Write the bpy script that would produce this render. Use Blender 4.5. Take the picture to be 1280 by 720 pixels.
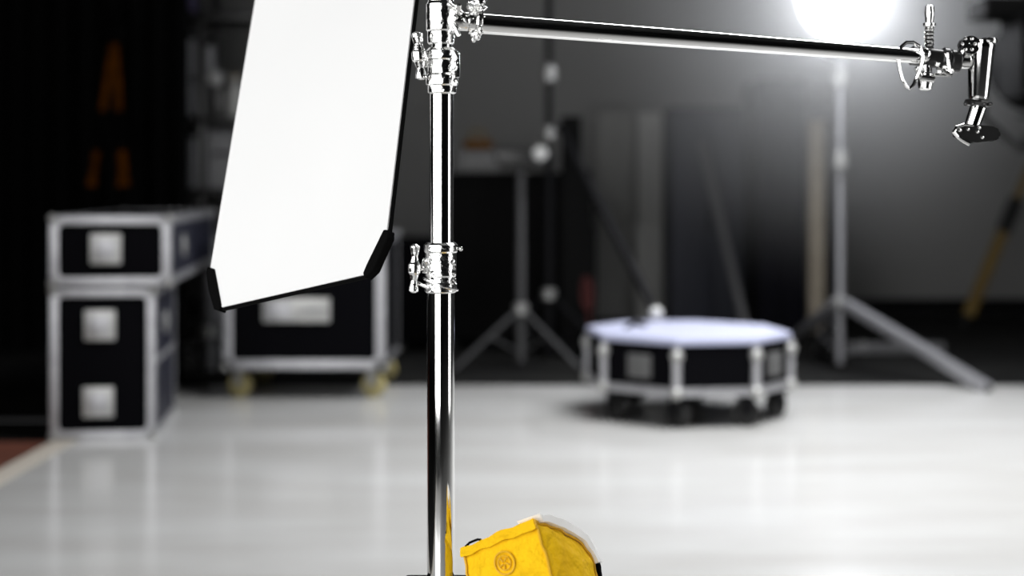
import bpy, bmesh, math, random
from mathutils import Vector, Matrix
random.seed(7)
S = bpy.context.scene
for o in list(bpy.data.objects): bpy.data.objects.remove(o, do_unlink=True)
COL = S.collection
R = math.radians
FPX = 1777.8          # focal length in pixels of the 1280 px wide frame (50 mm on 36 mm)
EYE = 0.9

def P(px, py, Y):      # a point seen at pixel (px,py) at distance Y
    return Vector(((px-640)/FPX*Y, Y, EYE-(py-240)/FPX*Y))

# ------------------------------------------------------------------ camera
cd = bpy.data.cameras.new('camera'); cam = bpy.data.objects.new('camera', cd); COL.objects.link(cam)
cam.location = (0, 0, EYE); cam.rotation_euler = (R(90), 0, 0)
cd.lens = 50; cd.sensor_width = 36; cd.shift_y = -120/1280
cd.clip_start = 0.05; cd.clip_end = 60
cd.dof.use_dof = True; cd.dof.focus_distance = 1.83; cd.dof.aperture_fstop = 2.2
S.camera = cam
S.view_settings.view_transform = 'Standard'; S.view_settings.look = 'None'
S.view_settings.gamma = 1; S.view_settings.use_curve_mapping = False
S.view_settings.exposure = 0.0

# ------------------------------------------------------------------ world and big lights
W = bpy.data.worlds.new('world'); S.world = W; W.use_nodes = True
W.node_tree.nodes['Background'].inputs[0].default_value = (0.5, 0.55, 0.65, 1)
W.node_tree.nodes['Background'].inputs[1].default_value = 0.02

def area(name, loc, target, sx, sy, radiance, color=(1, 1, 1), spread=180):
    ld = bpy.data.lights.new(name, 'AREA'); ld.shape = 'RECTANGLE'; ld.size = sx; ld.size_y = sy
    ld.energy = radiance*math.pi*sx*sy; ld.color = color; ld.spread = R(spread)
    o = bpy.data.objects.new(name, ld); COL.objects.link(o); o.location = loc
    d = Vector(target)-Vector(loc); o.rotation_euler = d.to_track_quat('-Z', 'Y').to_euler()
    return o
# overhead bank that lights the floor
area('overhead_softbox', (1.7, 4.4, 3.7), (1.3, 4.6, 0), 2.6, 2.4, 7.8, (0.985, 0.99, 1.0), 108)
# tall softbox behind and left of the camera
area('left_softbox', (-1.15, -0.65, 1.25), (-0.25, 1.9, 1.0), 2.1, 2.1, 3.3, (1, 1, 1), 150)
# unseen high light on the left, added to whiten the riser
area('high_fill', (-2.15, 0.85, 1.60), (-0.2, 1.8, 1.5), 1.6, 1.75, 3.3, (1, 1, 1), 150)
# tall strip on the right
area('right_strip', (1.9, 1.5, 1.15), (0.0, 1.8, 0.9), 0.8, 1.7, 1.7, (1, 1, 1), 150)

# ------------------------------------------------------------------ helpers
def mat(name, color, rough=0.5, metal=0.0, emit=None, es=0, noise=None, bump=None, spec=None, sheen=0, coat=0):
    m = bpy.data.materials.new(name); m.use_nodes = True
    nt = m.node_tree; b = nt.nodes['Principled BSDF']
    b.inputs['Base Color'].default_value = (*color, 1)
    b.inputs['Roughness'].default_value = rough; b.inputs['Metallic'].default_value = metal
    if spec is not None: b.inputs['Specular IOR Level'].default_value = spec
    if sheen: b.inputs['Sheen Weight'].default_value = sheen
    if coat: b.inputs['Coat Weight'].default_value = coat
    if emit: b.inputs['Emission Color'].default_value = (*emit, 1); b.inputs['Emission Strength'].default_value = es
    tc = nt.nodes.new('ShaderNodeTexCoord')
    if noise:   # (scale, detail, colour2, lo, hi)
        n = nt.nodes.new('ShaderNodeTexNoise'); n.inputs['Scale'].default_value = noise[0]; n.inputs['Detail'].default_value = noise[1]
        nt.links.new(tc.outputs['Object'], n.inputs['Vector'])
        r = nt.nodes.new('ShaderNodeValToRGB'); r.color_ramp.elements[0].position = noise[3]; r.color_ramp.elements[1].position = noise[4]
        r.color_ramp.elements[0].color = (*color, 1); r.color_ramp.elements[1].color = (*noise[2], 1)
        nt.links.new(n.outputs['Fac'], r.inputs['Fac']); nt.links.new(r.outputs['Color'], b.inputs['Base Color'])
    if bump:    # (scale, strength, distance)
        n2 = nt.nodes.new('ShaderNodeTexNoise'); n2.inputs['Scale'].default_value = bump[0]; n2.inputs['Detail'].default_value = 4
        nt.links.new(tc.outputs['Object'], n2.inputs['Vector'])
        bp = nt.nodes.new('ShaderNodeBump'); bp.inputs['Strength'].default_value = bump[1]; bp.inputs['Distance'].default_value = bump[2]
        nt.links.new(n2.outputs['Fac'], bp.inputs['Height']); nt.links.new(bp.outputs['Normal'], b.inputs['Normal'])
    return m

CHROME = mat('chrome', (0.93, 0.93, 0.92), 0.06, 1.0)
CHROME_R = mat('cast_chrome', (0.85, 0.85, 0.84), 0.13, 1.0, bump=(90, 0.5, 0.004))
BLACKMETAL = mat('black_metal', (0.012, 0.012, 0.012), 0.3, 0.0)
ALU = mat('aluminium', (0.46, 0.46, 0.48), 0.42, 0.7, noise=(30, 3, (0.36, 0.36, 0.38), 0.35, 0.7))
STEEL = mat('zinc_steel', (0.42, 0.42, 0.41), 0.4, 0.6)
CASEBLK = mat('black_laminate', (0.002, 0.002, 0.003), 0.8, bump=(400, 0.15, 0.001), spec=0.05)
CASEBLUE = mat('navy_laminate', (0.003, 0.004, 0.016), 0.5)
BLKCLOTH = mat('black_cloth', (0.004, 0.004, 0.004), 0.95, spec=0.1)
RUBBER = mat('black_rubber', (0.008, 0.008, 0.008), 0.7)
WHITEFAB = mat('white_fabric', (0.74, 0.74, 0.735), 0.9, noise=(3, 2, (0.71, 0.71, 0.705), 0.3, 0.7), bump=(500, 0.05, 0.0005))
BLKTAPE = mat('black_webbing', (0.002, 0.002, 0.002), 0.9, spec=.05, bump=(300, 0.2, 0.001))
YELLOW = mat('yellow_canvas', (0.88, 0.53, 0.006), 0.8, spec=.15, noise=(14, 5, (0.80, 0.44, 0.004), 0.35, 0.75), bump=(40, 1.0, 0.012))
YTRIM = mat('yellow_piping', (0.72, 0.40, 0.008), 0.6)
REFL = mat('reflective_trim', (0.92, 0.91, 0.88), 0.7)
WALLG = mat('painted_wall', (0.46, 0.46, 0.45), 0.85, noise=(0.8, 4, (0.41, 0.41, 0.40), 0.35, 0.7), bump=(30, 0.1, 0.01))
DARKWALL = mat('dark_wall', (0.03, 0.03, 0.03), 0.9)
GREYP = mat('grey_paint', (0.16, 0.16, 0.165), 0.5)
MIDGREY = mat('grey_board', (0.80, 0.80, 0.77), 0.8)
BLUEGREY = mat('slate_laminate', (0.045, 0.048, 0.066), 0.6)
NAVY = mat('dark_slate_laminate', (0.004, 0.004, 0.008), 0.7, spec=.1)
DKSTAND = mat('dark_anodised', (0.009, 0.009, 0.010), 0.8, 0.0, spec=.1)
BEIGE = mat('pale_timber', (0.60, 0.53, 0.42), 0.7, noise=(12, 4, (0.50, 0.43, 0.33), 0.35, 0.7))
YWOOD = mat('varnished_wood', (0.30, 0.20, 0.055), 0.6, noise=(9, 5, (0.22, 0.14, 0.04), 0.35, 0.7))
ORANGE = mat('orange_cloth', (0.20, 0.085, 0.012), 0.8)
RED = mat('red_sleeve', (0.05, 0.003, 0.002), 0.8)
YWHEEL = mat('cream_yellow_wheel', (0.42, 0.36, 0.16), 0.55)
TOPWHITE = mat('pale_blue_laminate', (0.46, 0.48, 0.63), 0.4)
LAMPGLOW = mat('lamp_glow', (1, 1, 1), 0.5, emit=(0.95, 0.97, 1.0), es=26)
PALE = mat('pale_white', (0.55, 0.55, 0.54), 0.5)  # pale tone, also standing in for highlights on the knob and ball end
DIMBOX = mat('dull_grey_plastic', (0.22, 0.22, 0.22), 0.6)

ORG = {}
class MB:
    def __init__(s): s.bm = bmesh.new()
    def _frame(s, axis):
        a = Vector(axis).normalized(); t = Vector((0, 0, 1)) if abs(a.z) < .95 else Vector((1, 0, 0))
        u = a.cross(t).normalized(); v = a.cross(u).normalized(); return u, v, a
    def lathe(s, prof, org=(0, 0, 0), axis=(0, 0, 1), n=24, caps=True):
        u, v, a = s._frame(axis); o = Vector(org); rings = []
        for r, t in prof:
            rings.append([s.bm.verts.new(o+a*t+(u*math.cos(2*math.pi*k/n)+v*math.sin(2*math.pi*k/n))*max(r, 1e-5)) for k in range(n)])
        for i in range(len(rings)-1):
            for k in range(n):
                s.bm.faces.new((rings[i][k], rings[i][(k+1) % n], rings[i+1][(k+1) % n], rings[i+1][k]))
        if caps:
            s.bm.faces.new(rings[0][::-1]); s.bm.faces.new(rings[-1])
        return s
    def cyl(s, a, b, r, r2=None, n=20, bev=0.0):
        a = Vector(a); b = Vector(b); L = (b-a).length; r2 = r if r2 is None else r2
        if bev: prof = [(r-bev, 0), (r, bev), (r2, L-bev), (r2-bev, L)]
        else: prof = [(r, 0), (r2, L)]
        return s.lathe(prof, a, b-a, n)
    def ball(s, c, r, n=16, sq=1.0, axis=(0, 0, 1)):
        m = n//2
        return s.lathe([(r*math.sin(math.pi*i/m), -r*sq*math.cos(math.pi*i/m)) for i in range(m+1)], c, axis, n, caps=False)
    def tube(s, pts, r, n=10, closed=False):
        pts = [Vector(p) for p in pts]; N = len(pts); rings = []; prev = None
        for i, p in enumerate(pts):
            if closed: d = pts[(i+1) % N]-pts[i-1]
            else: d = pts[min(i+1, N-1)]-pts[max(i-1, 0)]
            d.normalize()
            if prev is None:
                t = Vector((0, 0, 1)) if abs(d.z) < .9 else Vector((1, 0, 0)); u = d.cross(t).normalized()
            else: u = (prev-d*prev.dot(d)).normalized()
            prev = u; v = d.cross(u); rr = r[i] if isinstance(r, (list, tuple)) else r
            rings.append([s.bm.verts.new(p+(u*math.cos(2*math.pi*k/n)+v*math.sin(2*math.pi*k/n))*rr) for k in range(n)])
        M = N if closed else N-1
        for i in range(M):
            A = rings[i]; B = rings[(i+1) % N]
            for k in range(n): s.bm.faces.new((A[k], A[(k+1) % n], B[(k+1) % n], B[k]))
        if not closed: s.bm.faces.new(rings[0][::-1]); s.bm.faces.new(rings[-1])
        return s
    def box(s, lo, hi, bev=0.0, M=None, seg=2):
        lo = Vector(lo); hi = Vector(hi)
        vs = [s.bm.verts.new((x, y, z)) for x in (lo.x, hi.x) for y in (lo.y, hi.y) for z in (lo.z, hi.z)]
        fs = [s.bm.faces.new([vs[i] for i in q]) for q in ((0, 1, 3, 2), (4, 6, 7, 5), (0, 4, 5, 1), (2, 3, 7, 6), (0, 2, 6, 4), (1, 5, 7, 3))]
        if bev:
            es = list({e for f in fs for e in f.edges})
            r = bmesh.ops.bevel(s.bm, geom=es, offset=bev, segments=seg, profile=0.6, affect='EDGES')
            vs = list({v for f in r['faces'] for v in f.verts} | {v for v in vs if v.is_valid})
        if M is not None:
            for v in vs: v.co = M @ v.co
        return s
    def bar(s, a, b, w, t, up=(0, 0, 1), bev=0.0):   # a flat bar from a to b, w wide across, t thick along up
        a = Vector(a); b = Vector(b); L = (b-a).length; x = (b-a).normalized(); u = Vector(up)
        y = u.cross(x).normalized(); z = x.cross(y)
        M = Matrix((( x.x, y.x, z.x, a.x), (x.y, y.y, z.y, a.y), (x.z, y.z, z.z, a.z), (0, 0, 0, 1)))
        return s.box((0, -w/2, -t/2), (L, w/2, t/2), bev, M)
    def prism(s, poly, z0, z1, M=None):
        A = [s.bm.verts.new((x, y, z0)) for x, y in poly]; B = [s.bm.verts.new((x, y, z1)) for x, y in poly]; n = len(poly)
        s.bm.faces.new(A[::-1]); s.bm.faces.new(B)
        for i in range(n): s.bm.faces.new((A[i], A[(i+1) % n], B[(i+1) % n], B[i]))
        if M is not None:
            for v in A+B: v.co = M @ v.co
        return s
    def build(s, name, m, parent=None, local=False, ang=22, world_origin=None):
        bmesh.ops.recalc_face_normals(s.bm, faces=s.bm.faces)
        org = Vector((0, 0, 0))
        if parent is not None:
            if not local: org = ORG[parent.name]
        elif world_origin is not None: org = Vector(world_origin)
        if org.length:
            bmesh.ops.translate(s.bm, verts=s.bm.verts, vec=-org)
        me = bpy.data.meshes.new(name); s.bm.to_mesh(me); s.bm.free()
        me.materials.append(m)
        me.polygons.foreach_set('use_smooth', [True]*len(me.polygons)); me.set_sharp_from_angle(angle=R(ang))
        o = bpy.data.objects.new(name, me); COL.objects.link(o)
        if parent is not None: o.parent = parent; ORG[o.name] = ORG[parent.name]
        else: o.location = org; ORG[o.name] = org
        return o

def tag(o, label, cat, group=None, kind=None):
    o['label'] = label; o['category'] = cat
    if group: o['group'] = group
    if kind: o['kind'] = kind
    return o
def thing(name, label, cat, loc, rotz=0, group=None):
    o = bpy.data.objects.new(name, None); COL.objects.link(o); o.location = loc; o.rotation_euler = (0, 0, rotz)
    o.empty_display_size = 0.1; ORG[o.name] = Vector(loc)
    return tag(o, label, cat, group)
def struct(name, mb, m, **k):
    o = mb.build(name, m, **k); o['kind'] = 'structure'; return o

# ------------------------------------------------------------------ the setting
def floor_mat():
    m = bpy.data.materials.new('polished_floor'); m.use_nodes = True; nt = m.node_tree; b = nt.nodes['Principled BSDF']
    tc = nt.nodes.new('ShaderNodeTexCoord'); mp = nt.nodes.new('ShaderNodeMapping'); mp.inputs['Scale'].default_value = (0.6, 2.2, 1)
    nt.links.new(tc.outputs['Object'], mp.inputs['Vector'])
    n = nt.nodes.new('ShaderNodeTexNoise'); n.inputs['Scale'].default_value = 1.6; n.inputs['Detail'].default_value = 6; n.inputs['Roughness'].default_value = .6
    nt.links.new(mp.outputs['Vector'], n.inputs['Vector'])
    r = nt.nodes.new('ShaderNodeValToRGB'); e = r.color_ramp.elements
    e[0].position = .3; e[0].color = (0.45, 0.445, 0.43, 1); e[1].position = .66; e[1].color = (0.53, 0.53, 0.525, 1)
    nt.links.new(n.outputs['Fac'], r.inputs['Fac']); nt.links.new(r.outputs['Color'], b.inputs['Base Color'])
    r2 = nt.nodes.new('ShaderNodeMapRange'); r2.inputs['To Min'].default_value = .11; r2.inputs['To Max'].default_value = .22
    nt.links.new(n.outputs['Fac'], r2.inputs['Value']); nt.links.new(r2.outputs['Result'], b.inputs['Roughness'])
    b.inputs['Specular IOR Level'].default_value = .55
    return m
FLOOR = floor_mat()
DKFLOOR = mat('dark_floor', (0.010, 0.010, 0.010), 0.9, spec=.08, noise=(2, 4, (0.018, 0.018, 0.017), 0.4, 0.7))  # plain dark tone for the floor beyond the pale part
BROWN = mat('red_brown_boards', (0.16, 0.055, 0.035), 0.5, noise=(5, 4, (0.10, 0.035, 0.022), 0.4, 0.7))
CREAM = mat('cream_edging', (0.50, 0.46, 0.40), 0.6)
XL, XR, YB, YF, ZC = -6.0, 4.6, 10.4, -4.0, 4.3
FE = 6.62      # far edge of the light floor
struct('floor', MB().box((-1.57, YF, -0.06), (XR, FE, 0)), FLOOR)
struct('floor', MB().box((XL, 5.15, -0.06), (-1.57, YB, -0.004)), DKFLOOR)
struct('floor', MB().box((-1.57, FE, -0.06), (XR, YB, -0.004)), DKFLOOR)
struct('floor', MB().box((XL, 3.4, -0.06), (-1.66, 5.15, -0.004)), BROWN)
struct('floor', MB().box((XL, YF, -0.06), (-1.66, 3.4, -0.004)), DKFLOOR)
struct('trim_1', MB().box((-1.66, YF, -0.06), (-1.57, 5.15, 0.002)), CREAM)
struct('trim_2', MB().box((XL, 5.6, -0.004), (-1.75, 5.66, 0.002)), GREYP)
struct('wall_back', MB().box((XL, YB, -0.06), (XR, YB+.1, ZC)), WALLG)
struct('wall_left', MB().box((XL-.1, YF, -0.06), (XL, YB+.1, ZC)), DARKWALL)
struct('wall_right', MB().box((XR, YF, -0.06), (XR+.1, YB+.1, ZC)), DARKWALL)
struct('wall_front', MB().box((XL-.1, YF-.1, -0.06), (XR+.1, YF, ZC)), DARKWALL)
struct('ceiling', MB().box((XL-.1, YF-.1, ZC), (XR+.1, YB+.1, ZC+.1)), DARKWALL)
struct('baseboard_back', MB().box((XL, YB-.02, 0), (XR, YB, .12), .004), DKSTAND)

# black pleated curtain across the left of the back
def curtain(name, x0, x1, Y, z0, z1, folds, amp, label):
    mb = MB(); n = folds*8; A = []
    for i in range(n+1):
        t = i/n; x = x0+(x1-x0)*t; y = Y+amp*math.sin(2*math.pi*folds*t)+.3*amp*math.sin(5.3*folds*t)
        A.append([mb.bm.verts.new((x, y+dy, z)) for z in (z0, z1) for dy in (0, .012)])
    for i in range(n):
        a, b = A[i], A[i+1]
        for q in ((0, 2), (1, 3), (0, 1), (2, 3)):
            mb.bm.faces.new((a[q[0]], b[q[0]], b[q[1]], a[q[1]]))
    for a in (A[0], A[-1]): mb.bm.faces.new((a[0], a[1], a[3], a[2]))
    o = mb.build(name, BLKCLOTH, world_origin=((x0+x1)/2, Y, 0)); tag(o, label, 'curtain')
curtain('black_curtain', -5.9, -1.86, 8.15, 0.0, 4.28, 30, .06, 'black floor-length curtain hanging across the left of the room')

# ------------------------------------------------------------------ C-stand in the foreground
D = 1.78
cx = (551-640)/FPX*D
def pz(py, Y=D): return EYE-(py-240)/FPX*Y
c = thing('grip_stand', 'chrome grip stand with a vertical column, sharp in the foreground', 'stand', (cx, D, 0))
zc1 = pz(335)    # collar between the lower tube and the riser
MB().lathe([(.0172, .36), (.0172, zc1-.028)], (cx, D, 0), n=48).build('lower_tube', CHROME, c)
MB().lathe([(.0148, zc1-.04), (.0148, 1.05)], (cx+.0012, D, 0), n=48).build('riser', CHROME, c)
MB().lathe([(.0125, 1.0), (.0125, 1.22)], (cx+.0012, D, 0), n=32).build('riser', CHROME, c)

def t_handle(mb, top, bot, stem_to, r=.0035):
    """cast tee handle with knobbly ends, and the screw going to the collar"""
    top = Vector(top); bot = Vector(bot); L = (bot-top).length; ax = (bot-top)
    prof = []
    for i in range(25):
        t = i/24; w = .62+.38*abs(math.cos(t*math.pi*2.0))+(.25 if abs(t-.5) < .09 else 0)
        e = min(1, (min(t, 1-t)/.045+.15))
        prof.append((r*1.35*w*math.sqrt(min(1, e)), t*L))
    mb.lathe(prof, top, ax, 16)
    m = (top+bot)/2
    mb.cyl(m, stem_to, r*.75, n=12)
    d = Vector(stem_to)-m
    mb.lathe([(r*1.2, 0), (r*1.7, .001), (r*1.7, .004), (r*1.2, .005)], m+d*.62, d, 6)
# riser collar at y 302..368
g = MB()
z0, z1 = pz(366), pz(303)
H = z1-z0
g.lathe([(.0175, z0), (.0202, z0+.002), (.0202, z0+.011), (.0186, z0+.0135), (.0186, z0+.02), (.0196, z0+.022), (.0196, z1-.013), (.0212, z1-.011), (.0212, z1-.003), (.0182, z1)], (cx, D, 0), n=40)
g.build('locking_collar', CHROME_R, c)
g = MB(); g.tube([Vector((cx+.0208*math.cos(a), D+.0208*math.sin(a), z0+.006+.012*(math.cos(a)*-.6+.4))) for a in [R(180+k*12) for k in range(16)]], .0018, 8)
g.build('collar_band', CHROME_R, c)
g = MB(); t_handle(g, P(519, 305, D-.012), P(517, 366, D-.012), (cx-.016, D-.004, pz(334)), .0047)
g.build('tee_knob', CHROME_R, c)
g = MB(); g.cyl((cx-.031, D-.01, pz(352)), (cx-.012, D-.012, pz(360)), .0022, n=10); g.ball((cx-.0315, D-.01, pz(351)), .003)
g.cyl((cx-.02, D-.01, pz(326)), (cx-.012, D-.017, pz(326)), .0042, n=6)
g.build('lock_lever', CHROME_R, c)
for py, px, r in ((308, 565, .004), (328, 567.5, .0045), (341, 568, .0030), (351, 568, .0032), (362, 567.5, .0035)):
    p = P(px, py, D-.011); MB().lathe([(r*.6, -.006), (r, -.005), (r, .001), (r*.5, .002)], p, (1, -.55, 0), 6).build('bolt', CHROME_R, c)
g = MB(); g.cyl(P(566, 311, D), P(574, 311, D), .0011, n=8); g.ball(P(576, 311, D), .0030)
g.build('pull_pin', CHROME_R, c)

# upper collar y 62..116 (second riser) and its tee handle at the left
z0, z1 = pz(116), pz(60)
g = MB()
g.lathe([(.0148, z0-.002), (.0180, z0), (.0182, z0+.008), (.0204, z0+.010), (.0204, z0+.021), (.0180, z0+.024), (.0180, z1-.016), (.0200, z1-.014), (.0200, z1-.004), (.0165, z1)], (cx+.0015, D, 0), n=40)
g.build('locking_collar', CHROME_R, c)
g = MB()
g.box((cx+.010, D-.012, z0+.018), (cx+.024, D+.008, z1-.006), .002); g.cyl((cx+.017, D-.018, z0+.030), (cx+.017, D-.01, z0+.030), .0048, n=6)
g.cyl((cx+.017, D-.018, z1-.014), (cx+.017, D-.01, z1-.014), .0042, n=6); g.cyl((cx+.0175, D-.015, z0+.012), (cx+.0175, D-.01, z0+.012), .0038, n=12)
g.build('collar_lug', CHROME_R, c)
g = MB(); t_handle(g, P(521, 40, D-.014), P(527, 100, D-.014), (cx-.012, D-.004, pz(78)), .0056)
g.cyl(P(523, 52, D-.014), P(531, 72, D-.016), .0040, .0032, n=12); g.ball(P(523, 50, D-.014), .0062)
g.build('tee_knob', CHROME_R, c)
# hub and legs (below the frame)
g = MB(); g.lathe([(.0175, .345), (.026, .348), (.026, .395), (.0222, .400), (.0222, .414), (.0172, .419)], (cx, D, 0), n=32)
g.box((cx-.045, D-.018, .392), (cx+.05, D+.016, .4175), .004)
g.build('leg_hub', CHROME_R, c)
for a in (20, 140, 260):
    d = Vector((math.cos(R(a)), math.sin(R(a)), 0)); o = Vector((cx, D, 0))
    g = MB(); g.tube([o+d*.02+Vector((0, 0, .37)), o+d*.12+Vector((0, 0, .368)), o+d*.19+Vector((0, 0, .34)), o+d*.24+Vector((0, 0, .28)), o+d*.42+Vector((0, 0, .08)), o+d*.46+Vector((0, 0, .032)), o+d*.52+Vector((0, 0, .012)), o+d*.56+Vector((0, 0, .012))], .012, 16)
    lg = g.build('leg', CHROME, c)
    MB().ball(o+d*.565+Vector((0, 0, .0135)), .0135, 12, .9).build('rubber_foot', RUBBER, lg)

# ------------------------------------------------------------------ grip head with arm
A0 = P(603, 29.5, D); A1 = P(1186, 73, D+.17)
ad = (A1-A0).normalized()
h = thing('boom_arm', 'tapering chrome boom arm clamped to the stand column, pointing right', 'arm', (cx, D, 1.0))
g = MB(); Lm = (A1-A0).length
g.lathe([(.0130, -.01), (.0130, .0), (.0124, .35*Lm), (.0108, .78*Lm), (.0100, Lm*.97)], A0, ad, 40)
g.build('tube', CHROME, h)
g = MB()      # clamp body round the column above the collar
zb, zt = pz(56), pz(-14)
g.lathe([(.0150, zb), (.0168, zb+.002), (.0168, zb+.016), (.0184, zb+.018), (.0184, zt-.02), (.016, zt-.016), (.016, zt)], (cx, D, 0), n=36)
g.build('clamp_sleeve', CHROME_R, h)
g = MB()
hc = P(584, 27, D)
g.lathe([(.012, -.0195), (.0155, -.018), (.0155, -.010), (.0120, -.009), (.0120, .001), (.0155, .002), (.0155, .010), (.0125, .0115)], hc, (1, .12, -.04), 36)
g.box((cx+.010, D-.014, pz(42)), (cx+.024, D+.012, pz(12)), .003)
g.build('swivel_head', CHROME_R, h)
g = MB()
for a in range(0, 360, 30):
    g.ball(hc+Vector((.0145, .0, 0))+Vector((0, math.sin(R(a))*.0118, math.cos(R(a))*.0205)), .0028, 8)
g.lathe([(.0095, .010), (.0175, .011), (.0195, .013), (.0195, .017), (.017, .019), (.0125, .020)], hc, (1, .12, -.04), 14)
g.build('friction_disc', CHROME_R, h)
g = MB(); t_handle(g, P(594, -6, D-.012), P(604, 14, D-.012), P(589, 12, D-.002), .0060)
g.ball(P(597, 47, D-.012), .0038); g.ball(P(592, 50, D-.012), .0032); g.ball(P(601, 40, D-.014), .0034); g.cyl(P(590, 44, D-.006), P(598, 44, D-.012), .0035, n=6)
g.build('tee_knob', CHROME_R, h)
g = MB(); g.cyl(P(560, 4, D-.016), P(578, 17, D-.016), .0028, n=10); g.cyl(P(573, 6, D-.02), P(573, 16, D-.014), .004, n=6); g.ball(P(571, 35, D-.018), .0036); g.ball(P(570, 22, D-.018), .0028)
g.cyl(P(566, 30, D-.02), P(574, 45, D-.018), .003, n=8)
g.build('clamp_screw', CHROME_R, h)

# end fitting
E = thing('pin_clamp', 'chrome and black pin clamp with safety wire at the right end of the boom arm', 'clamp', P(1190, 75, D+.17))
Ye = D+.165
def Q(px, py, dy=0): return P(px, py, Ye+dy)
g = MB(); g.cyl(Q(1138, 69), Q(1190, 76), .0135, n=28, bev=.002); g.cyl(Q(1176, 74), Q(1185, 75.5), .0170, n=28, bev=.002); g.cyl(Q(1187, 76), Q(1200, 77), .0155, n=28, bev=.002)
g.build('end_socket', BLACKMETAL, E)
g = MB()      # upright screw through the arm end
g.lathe([(.0035, -.002), (.0060, 0), (.0066, .010), (.0052, .022), (.0085, .023), (.0085, .027), (.0058, .028)]+[(.0058+(.0009 if i % 2 else -.0004), .029+i*.0026) for i in range(14)]+[(.0062, .068), (.0075, .075)], Q(1162, 8), Vector((-.012, 0, -1)), 20)
g.lathe([(.0080, .078), (.0080, .090), (.0105, .092), (.0100, .106), (.0090, .113), (.005, .115)], Q(1162, 8), Vector((-.055, 0, -1)), 20)
g.build('thumb_screw', CHROME_R, E)
g = MB(); g.ball(Q(1157, 67, -.016), .0075, 14, .6, (0, 1, 0)); g.cyl(Q(1145, 84, -.012), Q(1152, 98, -.010), .0036, n=8)
g.cyl(Q(1150, 97, -.01), Q(1168, 99, -.01), .0048, n=12, bev=.001)
g.build('clamp_boss', CHROME_R, E)
loop = [(1127, 58), (1124, 66), (1123, 76), (1125, 88), (1128, 99), (1133, 108), (1137, 111), (1142, 106), (1146, 96), (1151, 84), (1154, 72), (1150, 58), (1142, 53), (1133, 53)]
MB().tube([Q(x, y, -.019) for x, y in loop], .0024, 8, True).build('safety_wire', CHROME, E)
g = MB()
for (a, b, r) in (((1172, 84), (1186, 93), .0040), ((1183, 66), (1187, 92), .0034), ((1168, 93), (1190, 94), .0026)): g.cyl(Q(*a, -.014), Q(*b, -.014), r, n=10)
for p in ((1175, 90), (1181, 84), (1189, 88), (1172, 80)): g.ball(Q(*p, -.014), .0042, 10)
g.build('lever', CHROME_R, E)
# receiver hanging off the end
V = thing('stud_receiver', 'chrome stud receiver hanging down from the clamp at the arm end', 'bracket', Q(1222, 60))
g = MB()
g.ball(Q(1211, 55, -.006), .0105, 20); g.lathe([(.0125, -.010), (.0125, .010)], Q(1211, 57, -.006), (0, 1, 0), 24); g.cyl(Q(1200, 76, -.004), Q(1206, 62, -.006), .006, n=10)
g.cyl(Q(1196, 76, 0), Q(1212, 76, 0), .011, n=24, bev=.002)
for a in range(0, 360, 60): g.ball(Q(1211+8*math.cos(R(a)), 55+8*math.sin(R(a)), -.016), .0026, 8)
g.build('knuckle', CHROME_R, V)
g = MB(); g.lathe([(.0130, 0), (.0155, .001), (.0155, .006), (.0130, .0075)], Q(1228, 50), (-.02, 0, -1), 32)
g.lathe([(.0185, .0075), (.0185, .012), (.0178, .014), (.0140, .078), (.0125, .082)], Q(1227, 49), (-.055, 0, -1), 40)
g.build('barrel', CHROME, V)
g = MB(); g.lathe([(.008, 0), (.0105, 0.001), (.0115, .004), (.0105, .0075), (.008, .008)], Q(1236, 47, -.006), (0, 0, -1), 24)
g.build('cap', CHROME_R, V)
g = MB(); g.lathe([(.012, 0), (.0165, .002), (.0180, .005), (.0165, .009), (.012, .010)], Q(1222, 124), (-.1, 0, -1), 8)
for px in (1207, 1216, 1230, 1238): g.ball(Q(px, 130, -.014), .0032, 10)
g.build('lock_ring', BLACKMETAL, V)
g = MB(); g.cyl(Q(1223, 133), Q(1213, 163), .0115, .0105, n=28, bev=.001)
g.build('spigot', CHROME, V)
g = MB()
M0 = Matrix.Translation(Q(1213, 166))
pl = [(-.019, -.003), (-.024, .001), (-.021, .007), (-.012, .011), (.012, .010), (.032, .008), (.038, .003), (.038, -.007), (.030, -.012), (.012, -.013), (.004, -.014), (-.006, -.015), (-.014, -.010)]
Mx = M0 @ Matrix.Rotation(R(90), 4, 'X')
g.prism(pl, -.011, .011, Mx); bmesh.ops.bevel(g.bm, geom=list(g.bm.edges), offset=.0025, segments=2, affect='EDGES')
g.build('wing_nut', BLACKMETAL, V)
g = MB(); g.tube([Q(1217, 157, -.013), Q(1205, 156, -.013), Q(1196, 159, -.013), Q(1192, 165, -.013), Q(1198, 172, -.013), Q(1206, 177, -.013), Q(1212, 180, -.013)], [.0016, .0022, .0024, .0026, .0024, .0028, .003], 8)
for p in ((1228, 172), (1222, 165), (1224, 160), (1210, 162), (1200, 163)): g.ball(Q(*p, -.0125), .0026, 8)
g.build('wire_clip', CHROME, V)

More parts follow.
